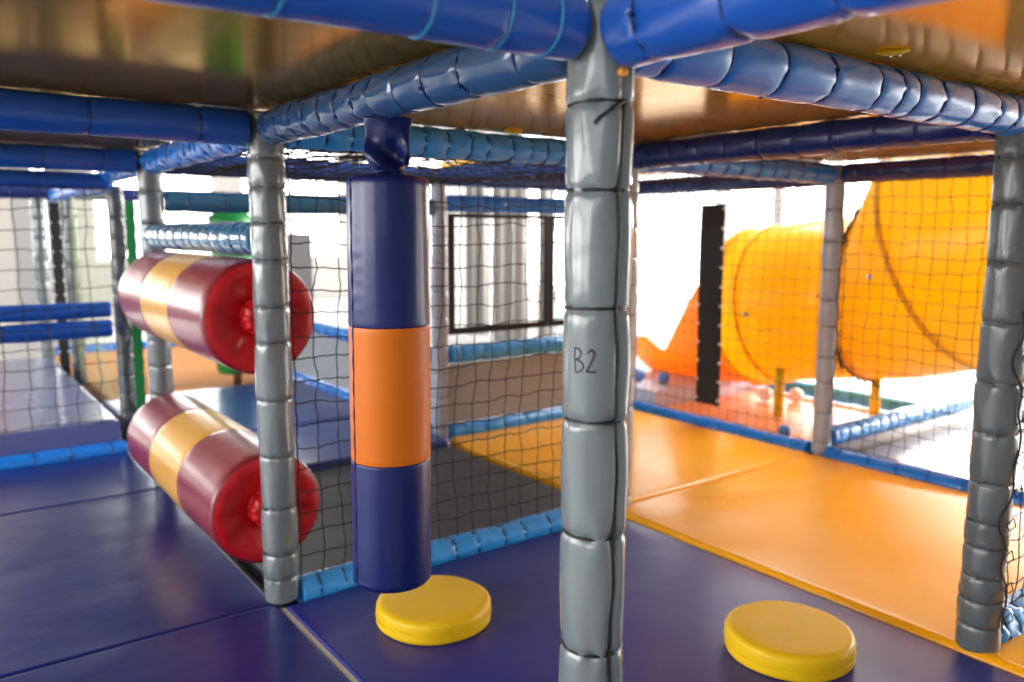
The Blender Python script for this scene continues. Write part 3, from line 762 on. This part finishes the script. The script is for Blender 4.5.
# columns, curtains and furniture seen through the nets
def column(x, y, w, mat, label, h=2.6):
    o = MB().box((x-w/2, y-w/2, -.06), (x+w/2, y+w/2, h)).build('column', mat, smooth=False); return tag(o, label, 'column')
column(1.02, 10.5, .2, 'greywall', 'pale grey square column at far left behind the nets')
column(1.19, 9.2, .16, 'greywall', 'pale grey narrow column between the black net strip and dark far post')
column(.62, 11.2, .16, 'orange_wall', 'orange column at the extreme left edge of photo')
def curtain(x, y, w, ang, label, mat='curtain', z0=.0, z1=1.9, seed=0):
    q = np.random.RandomState(seed); d = np.array([math.cos(ang), math.sin(ang), 0]); nn = np.array([-d[1], d[0], 0]); k = 60
    R = []
    for i in range(k+1):
        u = i/k; p = np.array([x, y, 0])+d*(u-.5)*w+nn*.03*math.sin(u*w*60+q.rand()*.4)
        R.append(np.array([p+nn*.004+[0,0,z0], p+nn*.004+[0,0,z1], p-nn*.004+[0,0,z1], p-nn*.004+[0,0,z0]]))
    o = MB().rings(R).build('curtain', mat); return tag(o, label, 'curtain')
CA = -.64
curtain(4.75, 7.05, .24, CA, 'left grey hanging curtain seen through the clear panel', seed=1)
curtain(4.72, 6.42, .34, CA, 'middle grey hanging curtain seen through the clear panel', seed=2)
curtain(5.00, 6.22, .15, CA, 'right grey hanging curtain seen through the clear panel', seed=3)
e = thing('low_counter', (5.2, 7.2, -.06), 'low white counter beyond the clear panel', 'counter')
MB().box((4.0, 7.6, -.06), (6.6, 8.1, .36)).build('counter_body', 'offwhite', e, smooth=False)
MB().box((3.95, 7.55, .36), (6.65, 8.15, .40)).build('counter_top', 'white', e, smooth=False)
e = thing('grey_cabinet', (3.2, 9.2, -.06), 'tall grey cabinet left of the hanging bag far behind', 'cabinet')
MB().box((2.95, 9.0, -.06), (3.75, 9.5, 1.05)).build('cabinet_body', 'dark', e, smooth=False)
MB().box((3.02, 8.985, .0), (3.32, 9.0, .98)).build('door', 'greywall', e, smooth=False)
MB().box((3.36, 8.985, .0), (3.68, 9.0, .98)).build('door', 'dark', e, smooth=False)
e = thing('vertical_blind', (9.5, 8.8, .3), 'pale vertical slat blind at the bright window left of the black strip', 'blind')
for k in range(12):
    y = 8.2+k*.115
    MB().box((9.4, y, .3), (9.42, y+.06, 2.6)).build('slat', 'greywall', e, smooth=False)
o = MB().box((.1, 11.0, 1.28), (.85, 11.05, 1.42)).build('red_sign', 'red_sign', smooth=False); tag(o, 'red sign board at the far left edge under the beams', 'sign')

# ------------------------------------------------------------------ light
w = bpy.data.worlds.new('World'); bpy.context.scene.world = w; w.use_nodes = True
bg = w.node_tree.nodes['Background']; bg.inputs[0].default_value = (.93, .96, 1, 1); bg.inputs[1].default_value = .35
def area(name, loc, rot, sx, sy, power, col=(1, 1, 1)):
    l = bpy.data.lights.new(name, 'AREA'); l.shape = 'RECTANGLE'; l.size = sx; l.size_y = sy; l.energy = power; l.color = col
    o = bpy.data.objects.new(name, l); C.objects.link(o); o.location = loc
    d = Vector(rot)-Vector(loc); o.rotation_euler = d.to_track_quat('-Z', 'Y').to_euler()
    return o
area('window_light_right', (9.3, 2.5, 2.0), (2, 2, .4), 7, 2.4, 850, (1, .98, .95))
area('window_light_left', (-4.2, 3.2, 1.6), (.8, 2.2, .6), 4.5, 1.8, 115, (.97, .98, 1))
area('hall_light_front', (-2.6, -1.6, 2.0), (.8, 2.0, .9), 2.4, 1.6, 26, (1, .99, .97))

area('fill_over_slide', (5.8, 3.4, 3.5), (4.4, 2.6, .6), 2.5, 2.5, 280, (1, .99, .96))  # added fill without a fixture, brightens the top of the slide
# ------------------------------------------------------------------ camera
f, pitch, roll, az = 811.2208, .134, .0031, .9352
cp, sp = math.cos(pitch), math.sin(pitch)
fw = Vector((math.cos(az)*cp, math.sin(az)*cp, -sp)); r0 = Vector((math.sin(az), -math.cos(az), 0)); u0 = r0.cross(fw)
rt = math.cos(roll)*r0+math.sin(roll)*u0; up = -math.sin(roll)*r0+math.cos(roll)*u0
cd = bpy.data.cameras.new('camera'); cam = bpy.data.objects.new('camera', cd); C.objects.link(cam)
mw = Matrix((rt, up, -fw)).transposed().to_4x4(); mw.translation = (0, 0, 1.08); cam.matrix_world = mw
cd.sensor_width = 36; cd.lens = f*36/1024; cd.clip_start = .02
cd.dof.use_dof = True; cd.dof.focus_distance = 1.6; cd.dof.aperture_fstop = 2.4
sc = bpy.context.scene; sc.camera = cam
sc.view_settings.view_transform = 'Standard'; sc.view_settings.look = 'None'; sc.view_settings.exposure = 0
